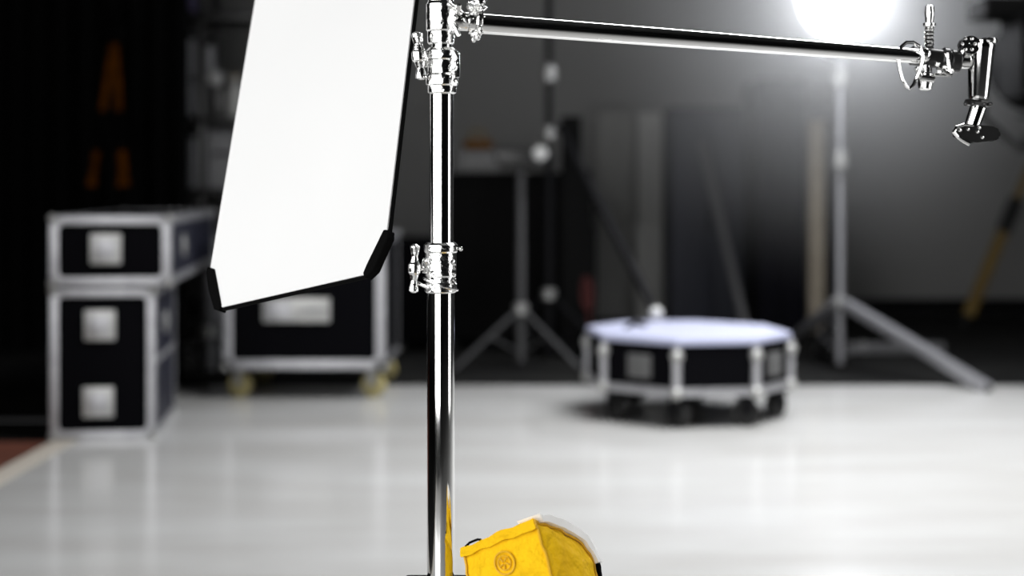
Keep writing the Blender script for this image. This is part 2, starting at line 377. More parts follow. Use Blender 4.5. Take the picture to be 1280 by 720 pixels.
# ------------------------------------------------------------------ white bounce panel
BL = P(255.6, 391.8, 1.98); BR = P(481.4, 340.6, 1.76); TR = P(562, -250, 2.02)
u = (BR-BL); v = (TR-BR); Wd = u.length; u.normalize(); v = (v-u*v.dot(u)); Ht = v.length; v.normalize(); nrm = u.cross(v)
MP = Matrix(((u.x, v.x, nrm.x, BL.x), (u.y, v.y, nrm.y, BL.y), (u.z, v.z, nrm.z, BL.z), (0, 0, 0, 1)))
b = thing('bounce_panel', 'large white fabric bounce panel with black corners, hung left of the column', 'reflector panel', BL)
cl, cr = .062, .050
poly = [(cl*.5, .060), (cl, 0), (Wd-cr, 0), (Wd-.006, .055), (Wd, .055), (Wd, Ht-.05), (Wd-.05, Ht), (.05, Ht), (0, Ht-.05), (0, .07)]
poly = [(0.000, .066), (.012, .045), (.038, .002), (.044, 0), (Wd-.030, 0), (Wd-.024, .005), (Wd-.004, .042), (Wd, .050), (Wd, Ht-.05), (Wd-.04, Ht), (.04, Ht), (0, Ht-.05)]
g = MB(); g.prism(poly, -.004, .004, MP); bmesh.ops.bevel(g.bm, geom=list(g.bm.edges), offset=.0015, segments=2, affect='EDGES')
g.build('fabric', WHITEFAB, b)
g = MB(); g.tube([MP @ Vector((x, y, 0)) for x, y in poly], .0030, 8, True)
g.build('piping', BLKTAPE, b)
def pocket(pts):
    g = MB(); g.prism(pts, -.0065, .0065, MP); bmesh.ops.bevel(g.bm, geom=list(g.bm.edges), offset=.001, segments=1, affect='EDGES'); return g.build('corner_pocket', BLKTAPE, b)
pocket([(-.003, .068), (-.004, .060), (.010, .030), (.028, .0), (.040, -.004), (.042, .004), (.034, .020), (.022, .044), (.013, .062)])
pocket([(Wd+.003, .054), (Wd+.004, .044), (Wd-.016, .004), (Wd-.030, -.004), (Wd-.034, .003), (Wd-.028, .014), (Wd-.010, .044), (Wd-.006, .056)])
g = MB()     # frame rod behind the fabric
for x in (.02, Wd-.02): g.tube([MP @ Vector((x, .07, -.011)), MP @ Vector((x, Ht-.02, -.011))], .004, 8)
g.tube([MP @ Vector((.02, Ht-.05, -.011)), MP @ Vector((Wd-.02, Ht-.05, -.011))], .004, 8)
g.build('frame', BLACKMETAL, b)
top_c = MP @ Vector((Wd-.02, Ht-.05, -.011))
g = MB(); g.tube([Vector((cx, D+.02, 1.17)), (Vector((cx, D+.02, 1.17))+top_c)/2+Vector((0, .02, .02)), top_c], .006, 10)
g.build('hanger_rod', BLACKMETAL, b)

# ------------------------------------------------------------------ yellow sandbag
e1 = Vector((.82, -.38, .42)).normalized(); e2 = Vector((.33, -.25, -.90)); e2 = (e2-e1*e2.dot(e1)).normalized(); e3 = e1.cross(e2)
if e3.y < 0: e3 = -e3
C0 = P(668, 650, 1.70); LB = .108
prof = [(0, 0), (.006, .002), (.014, .007), (.043, .014), (.063, .022), (.086, .034), (.102, .045), (.111, .058), (.114, .072), (.109, .086), (.099, .098), (.085, .112), (.060, .124), (.030, .130), (.010, .128), (-.002, .120), (-.007, .085), (-.006, .04)]
def BP(l, d, s): return C0+e1*(l)+e3*d+e2*s
bag = thing('sandbag', 'yellow canvas sandbag slumped at the foot of the chrome column', 'sandbag', (C0.x, C0.y, C0.z-.14))
def dense(pr, k=4):
    out = []
    for i in range(len(pr)):
        a = Vector(pr[i]); b2 = Vector(pr[(i+1) % len(pr)])
        for j in range(k): out.append(a.lerp(b2, j/k))
    return out
dp = dense(prof); cen = Vector((.048, .068))
from mathutils import noise as NZ
def wob(p, a=.0032, f=52): return p+Vector((NZ.noise(p*f), NZ.noise(p*f+Vector((7, 1, 3))), NZ.noise(p*f+Vector((2, 9, 5)))))*a
g = MB(); NL = 22; rings = []
for i in range(NL+1):
    t = i/NL; l = -LB*(1-t); sc = 1-.05*(2*t-1)**6
    bulge = 1+.03*math.sin(math.pi*t)
    rings.append([g.bm.verts.new(wob(BP(l, cen.x+(q.x-cen.x)*sc*bulge, cen.y+(q.y-cen.y)*sc*bulge))) for q in dp])
for i in range(NL):
    for k in range(len(dp)): g.bm.faces.new((rings[i][k], rings[i][(k+1) % len(dp)], rings[i+1][(k+1) % len(dp)], rings[i+1][k]))
for ring, sgn in ((rings[0], -1), (rings[-1], 1)):    # puffed ends
    prev = ring; l0 = -LB if sgn < 0 else 0
    for j, f in enumerate((.86, .66, .42, .2)):
        puff = .010*(1-f*f)
        nr = [g.bm.verts.new(wob(BP(l0+sgn*puff, cen.x+(q.x-cen.x)*f, cen.y+(q.y-cen.y)*f), .0036)) for q in dp]
        for k in range(len(dp)): g.bm.faces.new((prev[k], prev[(k+1) % len(dp)], nr[(k+1) % len(dp)], nr[k]))
        prev = nr
    g.bm.faces.new(prev)
g.build('pouch', YELLOW, bag, ang=60)
g = MB(); g.tube([wob(BP(-.001, q.x, q.y)+e1*.001) for q in dp], .0016, 6, True)
g.build('seam_piping', YTRIM, bag)
g = MB(); g.tube([wob(BP(-LB+.001, q.x, q.y)) for q in dp], .0016, 6, True)
g.build('seam_piping', YTRIM, bag)
# top flap folded over the front edge
g = MB(); fl = []
for i in range(19):
    l = -LB+LB*i/18
    fl.append([g.bm.verts.new(wob(BP(l, d, s_))) for d, s_ in ((.030, .008), (.014, .0025), (-.001, -.0022), (-.0045, .003), (-.0062, .007), (-.0066, .0095), (-.0050, .010), (-.0035, .006), (.004, .004), (.03, .011))])
for i in range(18):
    for k in range(10): g.bm.faces.new((fl[i][k], fl[i][(k+1) % 10], fl[i+1][(k+1) % 10], fl[i+1][k]))
g.bm.faces.new(fl[0]); g.bm.faces.new(fl[-1])
g.build('flap', YELLOW, bag, ang=60)
# pale binding and black webbing handle along the curved back of the bag
cur = [(.012, .003), (.043, .012), (.064, .020), (.087, .032), (.104, .043), (.113, .057), (.116, .072), (.111, .087), (.100, .100)]
def band(name, m, l0, l1, off, th, pts):
    g = MB(); rows = []
    P2 = []
    for i in range(len(pts)-1):
        for j in range(5): P2.append(Vector(pts[i]).lerp(Vector(pts[i+1]), j/5))
    P2.append(Vector(pts[-1]))
    for q in P2:
        n2 = (q-cen).normalized(); a = q+n2*off; b2 = q+n2*(off+th)
        rows.append([g.bm.verts.new(wob(BP(l, w.x, w.y), .0025)) for l, w in ((l0, a), (l1, a), (l1, b2), (l0, b2))])
    for i in range(len(rows)-1):
        for k in range(4): g.bm.faces.new((rows[i][k], rows[i][(k+1) % 4], rows[i+1][(k+1) % 4], rows[i+1][k]))
    g.bm.faces.new(rows[0]); g.bm.faces.new(rows[-1]); return g.build(name, m, bag, ang=60)
band('reflective_binding', REFL, -.026, .006, -.001, .0105, cur[:7])
band('carry_strap', BLKTAPE, -.062, -.034, .001, .006, cur[3:])
band('strap_patch', YELLOW, -.060, -.010, .0085, .0045, cur[1:4])
band('webbing_edge', BLKTAPE, -.012, .003, .004, .0050, cur[5:])
# round embossed badge on the front face
bc = BP(-.052, -.008, .034)
g = MB()
def on_front(x, y, lift=0): return bc+e1*x+e2*y-e3*lift
g.tube([on_front(.0135*math.cos(R(a)), .0135*math.sin(R(a)), .002) for a in range(0, 360, 12)], .0012, 6, True)
g.tube([on_front(.0085*math.cos(R(a)), .0085*math.sin(R(a)), .0025) for a in range(0, 360, 15)], .0009, 6, True)
for a in (20, 95, 150, 230, 300):
    g.tube([on_front(.002*math.cos(R(a)), .002*math.sin(R(a)), .003), on_front(.007*math.cos(R(a+12)), .007*math.sin(R(a+12)), .003)], .0011, 6)
g.build('badge', YTRIM, bag)
g = MB(); g.cyl(on_front(.001, .024, -.002), on_front(.001, .024, .0045), .0048, n=16, bev=.001)
g.build('grommet', BLACKMETAL, bag)
g = MB(); g.tube([BP(-.100, -.002, -.001), BP(-.096, .004, -.004), BP(-.084, .004, -.004), BP(-.078, .000, -.002)], .0015, 8)
g.build('pull_loop', BLKTAPE, bag)

# ------------------------------------------------------------------ flight cases
def flight_case(loc, rotz, w, d, h, label, fr=.03, latches=(), side_mat=CASEBLUE, casters=0, clamps=(), group=None, side_latch=(), wheelm=YWHEEL, recess=None, split=None):
    t = thing('flight_case', label, 'flight case', loc, rotz, group)
    b0 = casters
    MB().box((.006, .006, b0+.006), (w-.006, d-.006, b0+h-.006), .004).build('body', CASEBLK, t, True)
    MB().box((w-.008, .02, b0+.02), (w-.003, d-.02, b0+h-.02)).build('side_panel', side_mat, t, True)
    g = MB(); th = .004
    for x in (0, w-fr):                                   # uprights front and back
        for y0_, y1_ in ((0, th), (d-th, d)): g.box((x, y0_, b0), (x+fr, y1_, b0+h), .001)
    for z in (b0, b0+h-fr):
        for y0_, y1_ in ((0, th), (d-th, d)): g.box((0, y0_, z), (w, y1_, z+fr), .001)
        for x0_, x1_ in ((0, th), (w-th, w)): g.box((x0_, 0, z), (x1_, d, z+fr), .001)
    for x0_, x1_ in ((0, th), (w-th, w)):
        for y in (0, d-fr): g.box((x0_, y, b0), (x1_, y+fr, b0+h), .001)
    for z0_, z1_ in ((b0, b0+th), (b0+h-th, b0+h)):
        for x in (0, w-fr): g.box((x, 0, z0_), (x+fr, d, z1_), .001)
        for y in (0, d-fr): g.box((0, y, z0_), (w, y+fr, z1_), .001)
    # quarter fillets in the inner front corners
    for sx, sz in ((fr, fr), (w-fr, fr), (fr, h-fr), (w-fr, h-fr)):
        ix = 1 if sx == fr else -1; iz = 1 if sz == fr else -1; rr = .022
        pts = [(sx, b0+sz)]+[(sx+ix*rr*(1-math.sin(R(a))), b0+sz+iz*rr*(1-math.cos(R(a)))) for a in range(0, 91, 15)]
        g.prism(pts, -th, 0, Matrix.Rotation(R(90), 4, 'X'))
    if split is not None:
        g.box((w-th-.001, 0, b0+split-.012), (w+.001, d, b0+split+.012), .001)
    g.build('edge_trim', ALU, t, True)
    for x in (0, w):
        for y in (0, d):
            for z in (b0, b0+h):
                q = Vector((x+(.008 if x == 0 else -.008), y+(.008 if y == 0 else -.008), z+(.010 if z == b0 else -.010)))
                MB().ball(q, .017, 12).build('corner_ball', STEEL, t, True)
    for (x, z) in latches:
        g = MB(); g.box((x-.055, -.007, b0+z-.055), (x+.055, .003, b0+z+.055), .003); l = g.build('latch', STEEL, t, True)
        g = MB(); g.box((x-.034, -.011, b0+z-.036), (x+.034, -.006, b0+z+.036), .002); g.cyl((x, -.006, b0+z), (x, -.016, b0+z), .014, n=16); g.bar((x-.028, -.017, b0+z), (x+.028, -.017, b0+z), .016, .004, (0, 1, 0), .001)
        g.build('butterfly', ALU, l, True)
    for (y, z) in side_latch:
        g = MB(); g.cyl((w-.004, y, b0+z), (w+.006, y, b0+z), .045, n=24, bev=.002); g.box((w+.004, y-.03, b0+z-.008), (w+.011, y+.03, b0+z+.008), .001)
        g.build('latch', STEEL, t, True)
    if recess:
        x, z, rw, rh = recess
        g = MB(); g.box((x-rw/2, -.008, b0+z-rh/2), (x+rw/2, .003, b0+z+rh/2), .003)
        hd = g.build('handle_plate', STEEL, t, True)
        g = MB(); g.box((x-rw/2+.02, -.012, b0+z-rh*.33), (x-.02, -.007, b0+z+rh*.33), .002); g.tube([(x+.015, -.008, b0+z), (x+.02, -.028, b0+z), (x+rw/2-.025, -.028, b0+z), (x+rw/2-.02, -.008, b0+z)], .009, 8)
        g.build('grip', ALU, hd, True)
    if casters:
        for x in (.06, w-.06):
            for y in (.08, d-.08):
                g = MB(); g.box((x-.05, y-.05, b0-.006), (x+.05, y+.05, b0), .001)
                for sx in (-.026, .026): g.bar((x+sx*.33, y+.02+sx*.94, b0-.004), (x+sx*.33, y+.02+sx*.94, casters*.40), .04, .004, (.33, .94, 0))
                cs = g.build('caster', STEEL, t, True)
                rr = casters*.40
                g = MB(); g.lathe([(rr*.72, -.018), (rr, -.014), (rr, .014), (rr*.72, .018)], (x, y+.02, rr), (.35, 1, 0), 28)
                g.lathe([(rr*.35, -.020), (rr*.35, .020)], (x, y+.02, rr), (.35, 1, 0), 16)
                g.build('wheel', wheelm, cs, True)
    return t
RZ = R(6.7)
p = P(62, 240, 5.16)
flight_case((p.x, 5.16, 0), RZ, .375, .62, .548, 'tall black flight case standing on the floor under the long case', latches=((.178, .415), (.172, .135)), side_latch=((.3, .40),), split=.28)
flight_case((p.x-.0, 5.155, .558), RZ, .432, 1.72, .256, 'long low black flight case lying on top of the tall one', fr=.032, latches=((.20, .135),), side_latch=((.42, .132),), split=None)
q = Vector((p.x, 5.16, 0))+Vector((math.cos(RZ), math.sin(RZ), 0))*-.06+Vector((-math.sin(RZ), math.cos(RZ), 0))*.80
g = thing('road_crate', 'plain black crate hidden behind the tall flight case, holding up the long one', 'crate', q, RZ)
MB().box((0, 0, 0), (.36, .8, .545), .008).build('body', CASEBLK, g, True)
MB().box((-.004, .36, 0.02), (.364, .42, .54), .002).build('strap', BLKTAPE, g, True)
p3 = P(278, 240, 6.15)
flight_case((p3.x, 6.15, 0), 0, .705, .72, .585, 'wide black flight case on cream casters behind the white panel', fr=.042, recess=(.32, .258, .29, .105), casters=.132, latches=(), side_mat=CASEBLK)

# low black trunk and cloth-covered cart behind the column
def dark_box(name, label, cat, x0, x1, Y0, Y1, z1, m=BLKCLOTH, legs=True):
    a = P(x0, 0, Y0).x; b2 = P(x1, 0, Y0).x
    t = thing(name, label, cat, ((a+b2)/2, (Y0+Y1)/2, 0))
    MB().box((a, Y0, .06), (b2, Y1, z1), .015).build('body', m, t)
    MB().box((a-.01, Y0-.01, z1-.05), (b2+.01, Y1+.01, z1+.012), .008).build('lid', m, t)
    for x in (a+.05, b2-.05):
        for y in (Y0+.05, Y1-.05):
            MB().lathe([(.03, -.016), (.03, .016)], (x, y, .03), (1, 0, 0), 16).build('wheel', RUBBER, t)
    return t
dark_box('storage_chest', 'low black chest left of the cart, seen just left of the column', 'chest', 492, 552, 8.0, 8.7, .62, CASEBLK)
dark_box('equipment_cart', 'tall black cart carrying the pale grey box', 'cart', 556, 702, 8.1, 8.9, 1.0, BLKCLOTH)
a = P(574, 216, 8.2); b2 = P(624, 188, 8.2)
t = thing('storage_box', 'pale grey storage box on top of the black cart', 'box', ((a.x+b2.x)/2, 8.35, 1.012))
MB().box((a.x, 8.2, 1.013), (b2.x, 8.55, b2.z-.02), .01).build('body', DIMBOX, t)
MB().box((a.x-.006, 8.194, b2.z-.03), (b2.x+.006, 8.556, b2.z), .006).build('lid', GREYP, t)
t = thing('work_glove', 'small orange and brown pouch lying on the pale grey box', 'pouch', (P(597, 0, 8.35).x, 8.35, b2.z))
g = MB(); cc = Vector((P(597, 0, 8.35).x, 8.35, b2.z+.035)); g.lathe([(.02, -.09), (.05, -.07), (.062, -.02), (.055, .03), (.065, .06), (.03, .09)], cc, (1, .1, .0), 16)
for v in g.bm.verts: v.co.z = cc.z+(v.co.z-cc.z)*.55
g.build('body', ORANGE, t); t.name = 'soft_pouch'; ORG['soft_pouch'] = Vector(t.location)
g = MB(); g.tube([cc+Vector((-.05, -.02, .02)), cc+Vector((-.03, -.03, .08)), cc+Vector((.03, -.03, .08)), cc+Vector((.05, -.02, .02))], .008, 8); g.build('strap', YWOOD, t)

# ------------------------------------------------------------------ stands
def light_stand(px, Y, label, m, top_py, hub_z, legs, r0=.018, r1=.014, name='light_stand', knobs=(), knobm=STEEL, leg_w=.03, leg_t=.012):
    x = P(px, 0, Y).x
    t = thing(name, label, 'light stand', (x, Y, 0))
    zt = P(px, top_py, Y).z; o = Vector((x, Y, 0)); zm = hub_z+(zt-hub_z)*.45
    MB().cyl(o+Vector((0, 0, .03)), o+Vector((0, 0, zm)), r0, n=20).build('lower_tube', m, t)
    MB().cyl(o+Vector((0, 0, zm)), o+Vector((0, 0, zt)), r1, n=20).build('riser', m, t)
    MB().lathe([(r0*1.2, -.03), (r0*1.7, -.025), (r0*1.7, .025), (r0*1.2, .03)], o+Vector((0, 0, hub_z)), (0, 0, 1), 20).build('leg_collar', knobm, t)
    for kz, kr in knobs:
        MB().lathe([(r1*1.1, -kr*1.2), (kr, -kr), (kr, kr), (r1*1.1, kr*1.2)], o+Vector((0, 0, kz)), (0, 0, 1), 20).build('locking_collar', knobm, t)
    for (dx, dy) in legs:
        e = o+Vector((dx, dy, .015)); s_ = o+Vector((dx*.03, dy*.03, hub_z))
        l = MB().bar(s_, e, leg_w, leg_t, (0, 0, 1), .003).build('leg', m, t)
        MB().ball(e, .02, 12, .75).build('rubber_foot', RUBBER, l)
        md = s_.lerp(e, .45); MB().cyl(o+Vector((0, 0, .07)), md, .007, n=8).build('brace', m, t)
    return t
ALUST = mat('bright_stand_tube', (0.33, 0.33, 0.35), 0.4, 0.5)
YL = 7.2
hub = P(1050, 378, YL).z
lx = P(1050, 0, YL).x
leg1 = P(1235, 490, 6.40)
light_stand(1050, YL, 'tall silver light stand holding the bright lamp at the back right', ALUST, 62, hub, [(leg1.x-lx, leg1.y-YL), (.06, .75), (-.12, .86)], r0=.020, r1=.017,
            knobs=((P(0, 97, YL).z, .036), (P(0, 200, YL).z, .036)), leg_w=.06, leg_t=.045)
t = thing('timber_batten', 'grey batten lying on the dark floor behind the silver light stand', 'batten', (P(1120, 0, 7.9).x, 7.97, 0))
MB().box((P(1062, 0, 7.9).x, 7.95, -.003), (P(1185, 0, 7.9).x, 8.0, .055), .004).build('rail', GREYP, t)
MB().box((P(1080, 0, 7.9).x, 7.94, -.003), (P(1086, 0, 7.9).x, 8.01, .060), .002).build('end_cap', STEEL, t)
# the lamp
lz = P(0, 3, YL).z
lx -= .04
lt = thing('studio_lamp', 'glowing round studio lamp on the tall silver stand, facing the camera', 'lamp', (lx, YL, P(0, 62, YL).z))
g = MB(); g.lathe([(.20, -.16), (.205, -.16), (.18, -.03), (.12, .05), (.10, .06), (.10, .26), (.085, .28)], (lx, YL, lz), (0, 1, 0), 40, caps=False)
g.lathe([(.195, -.158), (.17, -.03), (.11, .045), (.001, .05)], (lx, YL, lz), (0, 1, 0), 40, caps=False); g.build('reflector', ALU, lt)
g = MB(); g.lathe([(.001, -.02), (.12, -.02), (.15, -.08), (.15, -.085), (.001, -.11)], (lx, YL, lz), (0, 1, 0), 40, caps=False); g.build('diffuser', LAMPGLOW, lt)
g = MB(); g.tube([(lx-.0, YL+.1, P(0, 62, YL).z), (lx, YL+.1, lz-.09)], .02, 12); g.cyl((lx, YL-.0, P(0, 63, YL).z-.02), (lx, YL+.11, P(0, 63, YL).z-.02), .022, n=12); g.build('yoke', BLACKMETAL, lt)
pd = bpy.data.lights.new('lamp_bulb', 'POINT'); pd.energy = 95; pd.color = (.92, .95, 1.0); pd.shadow_soft_size = .08
po = bpy.data.objects.new('lamp_bulb', pd); COL.objects.link(po); po.location = (lx, YL-.24, lz)

# dim stand left of the wide case
light_stand(262, 6.95, 'dim grey tripod stand between the flight cases', GREYP, 300, .22, [(-.30, -.06), (.10, .36), (-.12, .34)], r0=.030, r1=.026, leg_w=.03)
# stand in front of the cart with a small black lamp head
light_stand(651, 7.3, 'short grey tripod stand in front of the black cart', mat('grey_stand_tube', (0.075, 0.075, 0.077), 0.55, 0.2), 206, .30, [(-.34, -.25), (.3, -.2), (.05, .38)], r0=.022, r1=.020, leg_w=.03)
hz = P(0, 194, 7.3).z; hx = P(655, 0, 7.3).x
t = thing('spotlight', 'small black lamp head on the short tripod by the cart', 'lamp', (P(651, 0, 7.3).x, 7.3, P(0, 206, 7.3).z))
g = MB(); g.box((P(618, 0, 7.3).x, 7.22, hz-.045), (P(682, 0, 7.3).x, 7.40, hz+.04), .02); g.build('housing', BLACKMETAL, t)
g = MB(); kc = P(675, 192, 7.18); g.lathe([(.02, .04), (.036, .03), (.038, .0), (.03, -.012)], kc, (0, 1, 0), 24); g.build('knob', PALE, t)  # knob coloured pale in place of its bright highlight

# tall dark stand with black flags
cs = P(686, 0, 8.1).x
light_stand(686, 7.65, 'tall dark stand behind the short grey tripod', DKSTAND, -20, .35, [(-.36, .05), (.36, -.2), (.05, .38)], r0=.022, r1=.018, name='light_stand',
            knobs=((P(0, 90, 7.55).z, .040), (P(0, 166, 7.55).z, .032)), knobm=STEEL, leg_w=.03)
t = thing('flag_bundle', 'bundle of black flags leaning against the tall dark stand', 'flags', (P(722, 0, 7.75).x, 7.8, 0))
for i, (xa, xb, zt) in enumerate(((702, 728, 1.32), (716, 742, 1.02), (728, 748, .72))):
    a = P(xa, 0, 7.7).x; b2 = P(xb, 0, 7.7).x; y = 7.72+.05*i
    g = MB(); g.box((0, 0, 0), (b2-a, .02, zt), .006, Matrix.Translation((a, y, .0)) @ Matrix.Rotation(R(-4), 4, 'X')); g.build('flag', BLKCLOTH, t)
t = thing('cable_coil', 'dark red cable looped beside the black flags', 'cable', (P(734, 0, 7.6).x, 7.6, 0))
g = MB(); c0 = P(735, 365, 7.6)
for k in range(3): g.tube([c0+Vector((.018*math.cos(R(a))+.01*k-.015, .02*k-.03, .08*math.sin(R(a))-.012*k)) for a in range(0, 360, 20)], .008, 8, True)
g.build('loop', RED, t)
g = MB(); g.tube([c0+Vector((0, .0, -.1)), c0+Vector((.01, 0, -.2)), Vector((c0.x+.03, 7.6, .01)), Vector((c0.x+.15, 7.5, .01))], .008, 8); g.build('tail', RED, t)

# ------------------------------------------------------------------ octagonal case on casters
Yd = 5.38
th = R(20); s8 = .345; ap = s8/2*(1+math.sqrt(2))
V0 = P(846, 0, Yd); V1x = V0.x+s8*math.cos(th)
verts8 = [Vector((V0.x, Yd))]
ang = th*.35
angs = [R(8)+R(45)*k for k in range(8)]
lens = [.312, .29, .33, .33, .312, .29, .33, .33]
for k in range(7):
    verts8.append(verts8[-1]+Vector((math.cos(angs[k]), math.sin(angs[k])))*lens[k])
oc = sum(verts8, Vector((0, 0)))/8
t = thing('octagonal_case', 'octagonal black case with pale blue lid standing on six casters', 'wheeled case', (oc.x, oc.y, 0))
zb_, zt_ = .128, .333
def scl(k): return [((v-oc)*k+oc) for v in verts8]
MB().prism([tuple(v) for v in scl(.985)], zb_, zt_-.02).build('body', CASEBLK, t)
g = MB(); g.prism([tuple(v) for v in scl(1.015)], zt_-.014, zt_+.010); bmesh.ops.bevel(g.bm, geom=list(g.bm.edges), offset=.005, segments=2, affect='EDGES'); g.build('lid', TOPWHITE, t)
g = MB()
vv = scl(1.0)
for k in range(8):
    a, b2 = vv[k], vv[(k+1) % 8]
    g.bar((a.x, a.y, zb_+.012), (b2.x, b2.y, zb_+.012), .012, .032, (0, 0, 1), .002)
g.build('bottom_rail', ALU, t)
for k in range(8):
    a = vv[k]; g = MB(); d0 = (vv[(k+1) % 8]-a).normalized(); d1 = (vv[k-1]-a).normalized()
    for dd in (d0, d1): g.bar((a.x, a.y, zb_), (a.x, a.y, zt_-.022), .034, .006, (-dd.y, dd.x, 0), .001); 
    g.lathe([(.016, zb_-.003), (.016, zt_-.02)], (a.x, a.y, 0), (0, 0, 1), 12)
    pb = g.build('corner_bracket', ALU, t)
    MB().ball((a.x, a.y, zb_+.01), .026, 12).build('corner_ball', STEEL, pb); MB().ball((a.x, a.y, zt_-.055), .026, 12).build('corner_ball', STEEL, pb)
mid = (vv[0]+vv[7])/2; dn = (vv[0]-vv[7]).normalized()
g = MB(); g.bar((mid.x-dn.x*.05, mid.y-dn.y*.05, .23), (mid.x+dn.x*.05, mid.y+dn.y*.05, .23), .02, .09, (0, 0, 1), .003); g.build('latch', mat('dull_latch', (0.10, 0.10, 0.10), 0.6), t)
mid = (vv[1]+vv[2])/2; dn = (vv[2]-vv[1]).normalized()
g = MB(); g.bar((mid.x-dn.x*.05, mid.y-dn.y*.05, .23), (mid.x+dn.x*.05, mid.y+dn.y*.05, .23), .02, .09, (0, 0, 1), .003); g.build('latch', mat('dull_latch', (0.10, 0.10, 0.10), 0.6), t)
g = MB(); a = P(793, 413, 5.85); g.tube([Vector((a.x-.04, a.y-.05, zt_+.014)), Vector((a.x, a.y, zt_+.03)), Vector((a.x+.05, a.y+.05, zt_+.014))], .010, 8); g.build('lid_strap', BLKTAPE, t)
wh = [0, 1, 2, 4, 5, 6, 7]
for k in (0, 1, 2, 4, 5, 7):
    a = (vv[k]-oc)*.86+oc; rr = .054; ca = R(35+50*k)
    g = MB(); g.box((a.x-.04, a.y-.04, .108), (a.x+.04, a.y+.04, .124), .002)
    for sx in (-.026, .026): w_ = Vector((math.cos(ca), math.sin(ca), 0))*sx; g.bar(Vector((a.x, a.y, .045))+w_, Vector((a.x, a.y, .115))+w_, .05, .004, (math.cos(ca), math.sin(ca), 0))
    cs_ = g.build('caster', DKSTAND, t)
    MB().lathe([(rr*.7, -.018), (rr, -.016), (rr, .016), (rr*.7, .020)], (a.x, a.y, rr), (math.cos(ca), math.sin(ca), 0), 28).build('wheel', RUBBER, cs_)

# dark pole leaning from the octagonal case to the flags
pa = Vector((P(820, 0, 6.15).x, 6.15, zt_+.012+.03)); pb_ = P(700, 160, 7.50)
t = thing('leaning_pole', 'dark pole with a ball end coloured pale for its highlight, leaning up from the octagonal case lid', 'pole', pa-Vector((0, 0, .03)))
MB().cyl(pa, pb_, .021, n=16).build('shaft', DKSTAND, t)
MB().ball(pa, .030, 20).build('ball_end', PALE, t)  # pale colour stands in for the glint on the metal ball

# ------------------------------------------------------------------ flats, cabinets and post along the back wall
def flat(name, label, cat, x0, x1, py_top, Y, m, depth=.06, z0=0.0, top=None):
    a = P(x0, 0, Y).x; b2 = P(x1, 0, Y).x; zt = P(0, py_top, Y).z
    t = thing(name, label, cat, ((a+b2)/2, Y, z0))
    MB().box((a, Y, z0), (b2, Y+depth, zt), .006).build('panel', m, t)
    g = MB()
    for z in (z0+.05, zt-.08): g.box((a+.01, Y+depth, z), (b2-.01, Y+depth+.03, z+.05), .002)
    g.build('batten', BEIGE, t)
    return t
flat('scenery_flat', 'grey painted flat left of the pale foam board against the back wall', 'board', 746, 793, 140, 10.1, mat('flat_grey', (0.50, 0.50, 0.48), 0.85), .05)
flat('foam_board', 'tall pale foam board standing left of the slate cabinet', 'board', 797, 832, 140, 10.0, MIDGREY, .05)
flat('foam_board', 'shorter pale foam board in front of the tall one', 'board', 795, 829, 278, 9.85, mat('pale_board', (0.78, 0.78, 0.75), 0.8), .04)
def cabinet(label, x0, x1, py, Y, depth, m, name='tall_cabinet'):
    a = P(x0, 0, Y).x; b2 = P(x1, 0, Y).x; zt = P(0, py, Y).z
    t = thing(name, label, 'cabinet', ((a+b2)/2, Y+depth/2, 0))
    MB().box((a, Y+.02, .05), (b2, Y+depth, zt), .006).build('body', m, t)
    MB().box((a+.02, Y+.04, 0), (b2-.02, Y+depth-.02, .052)).build('plinth', RUBBER, t)
    mid_ = (a+b2)/2
    for xa, xb, hx_ in ((a+.006, mid_-.003, mid_-.04), (mid_+.003, b2-.006, mid_+.04)):
        d_ = MB().box((xa, Y, .07), (xb, Y+.022, zt-.02), .004).build('door', m, t)
        MB().box((hx_-.008, Y-.02, zt*.5-.08), (hx_+.008, Y+.002, zt*.5+.08), .004).build('handle', DKSTAND, d_)
    return t
cabinet('wide slate-grey cabinet with the pale tube leaning on it', 838, 950, 134, 9.25, .5, BLUEGREY)
cabinet('narrow near-black cabinet right of the slate-grey one', 949, 1008, 98, 8.6, .6, NAVY)
t = MB().cyl(P(878, 178, 9.21), Vector((P(936, 0, 8.35).x, 8.35, .02)), .028, n=16)
tag(t.build('cardboard_tube', GREYP, world_origin=(P(936, 0, 8.35).x, 8.35, 0)), 'pale grey tube leaning on the slate-grey cabinet', 'tube')
t = thing('timber_post', 'pale timber post standing right of the near-black cabinet', 'post', (P(1021, 0, 8.7).x, 8.73, 0))
a = P(1011, 150, 8.7); b2 = P(1031, 150, 8.7)
MB().box((a.x, 8.7, 0), (b2.x, 8.78, a.z), .006).build('post', BEIGE, t)
MB().box((a.x-.015, 8.66, 0), (b2.x+.06, 8.83, .04), .004).build('foot', DKSTAND, t)
MB().box((b2.x+.001, 8.71, 0.04), (b2.x+.045, 8.77, a.z), .004).build('side_rail', NAVY, t)

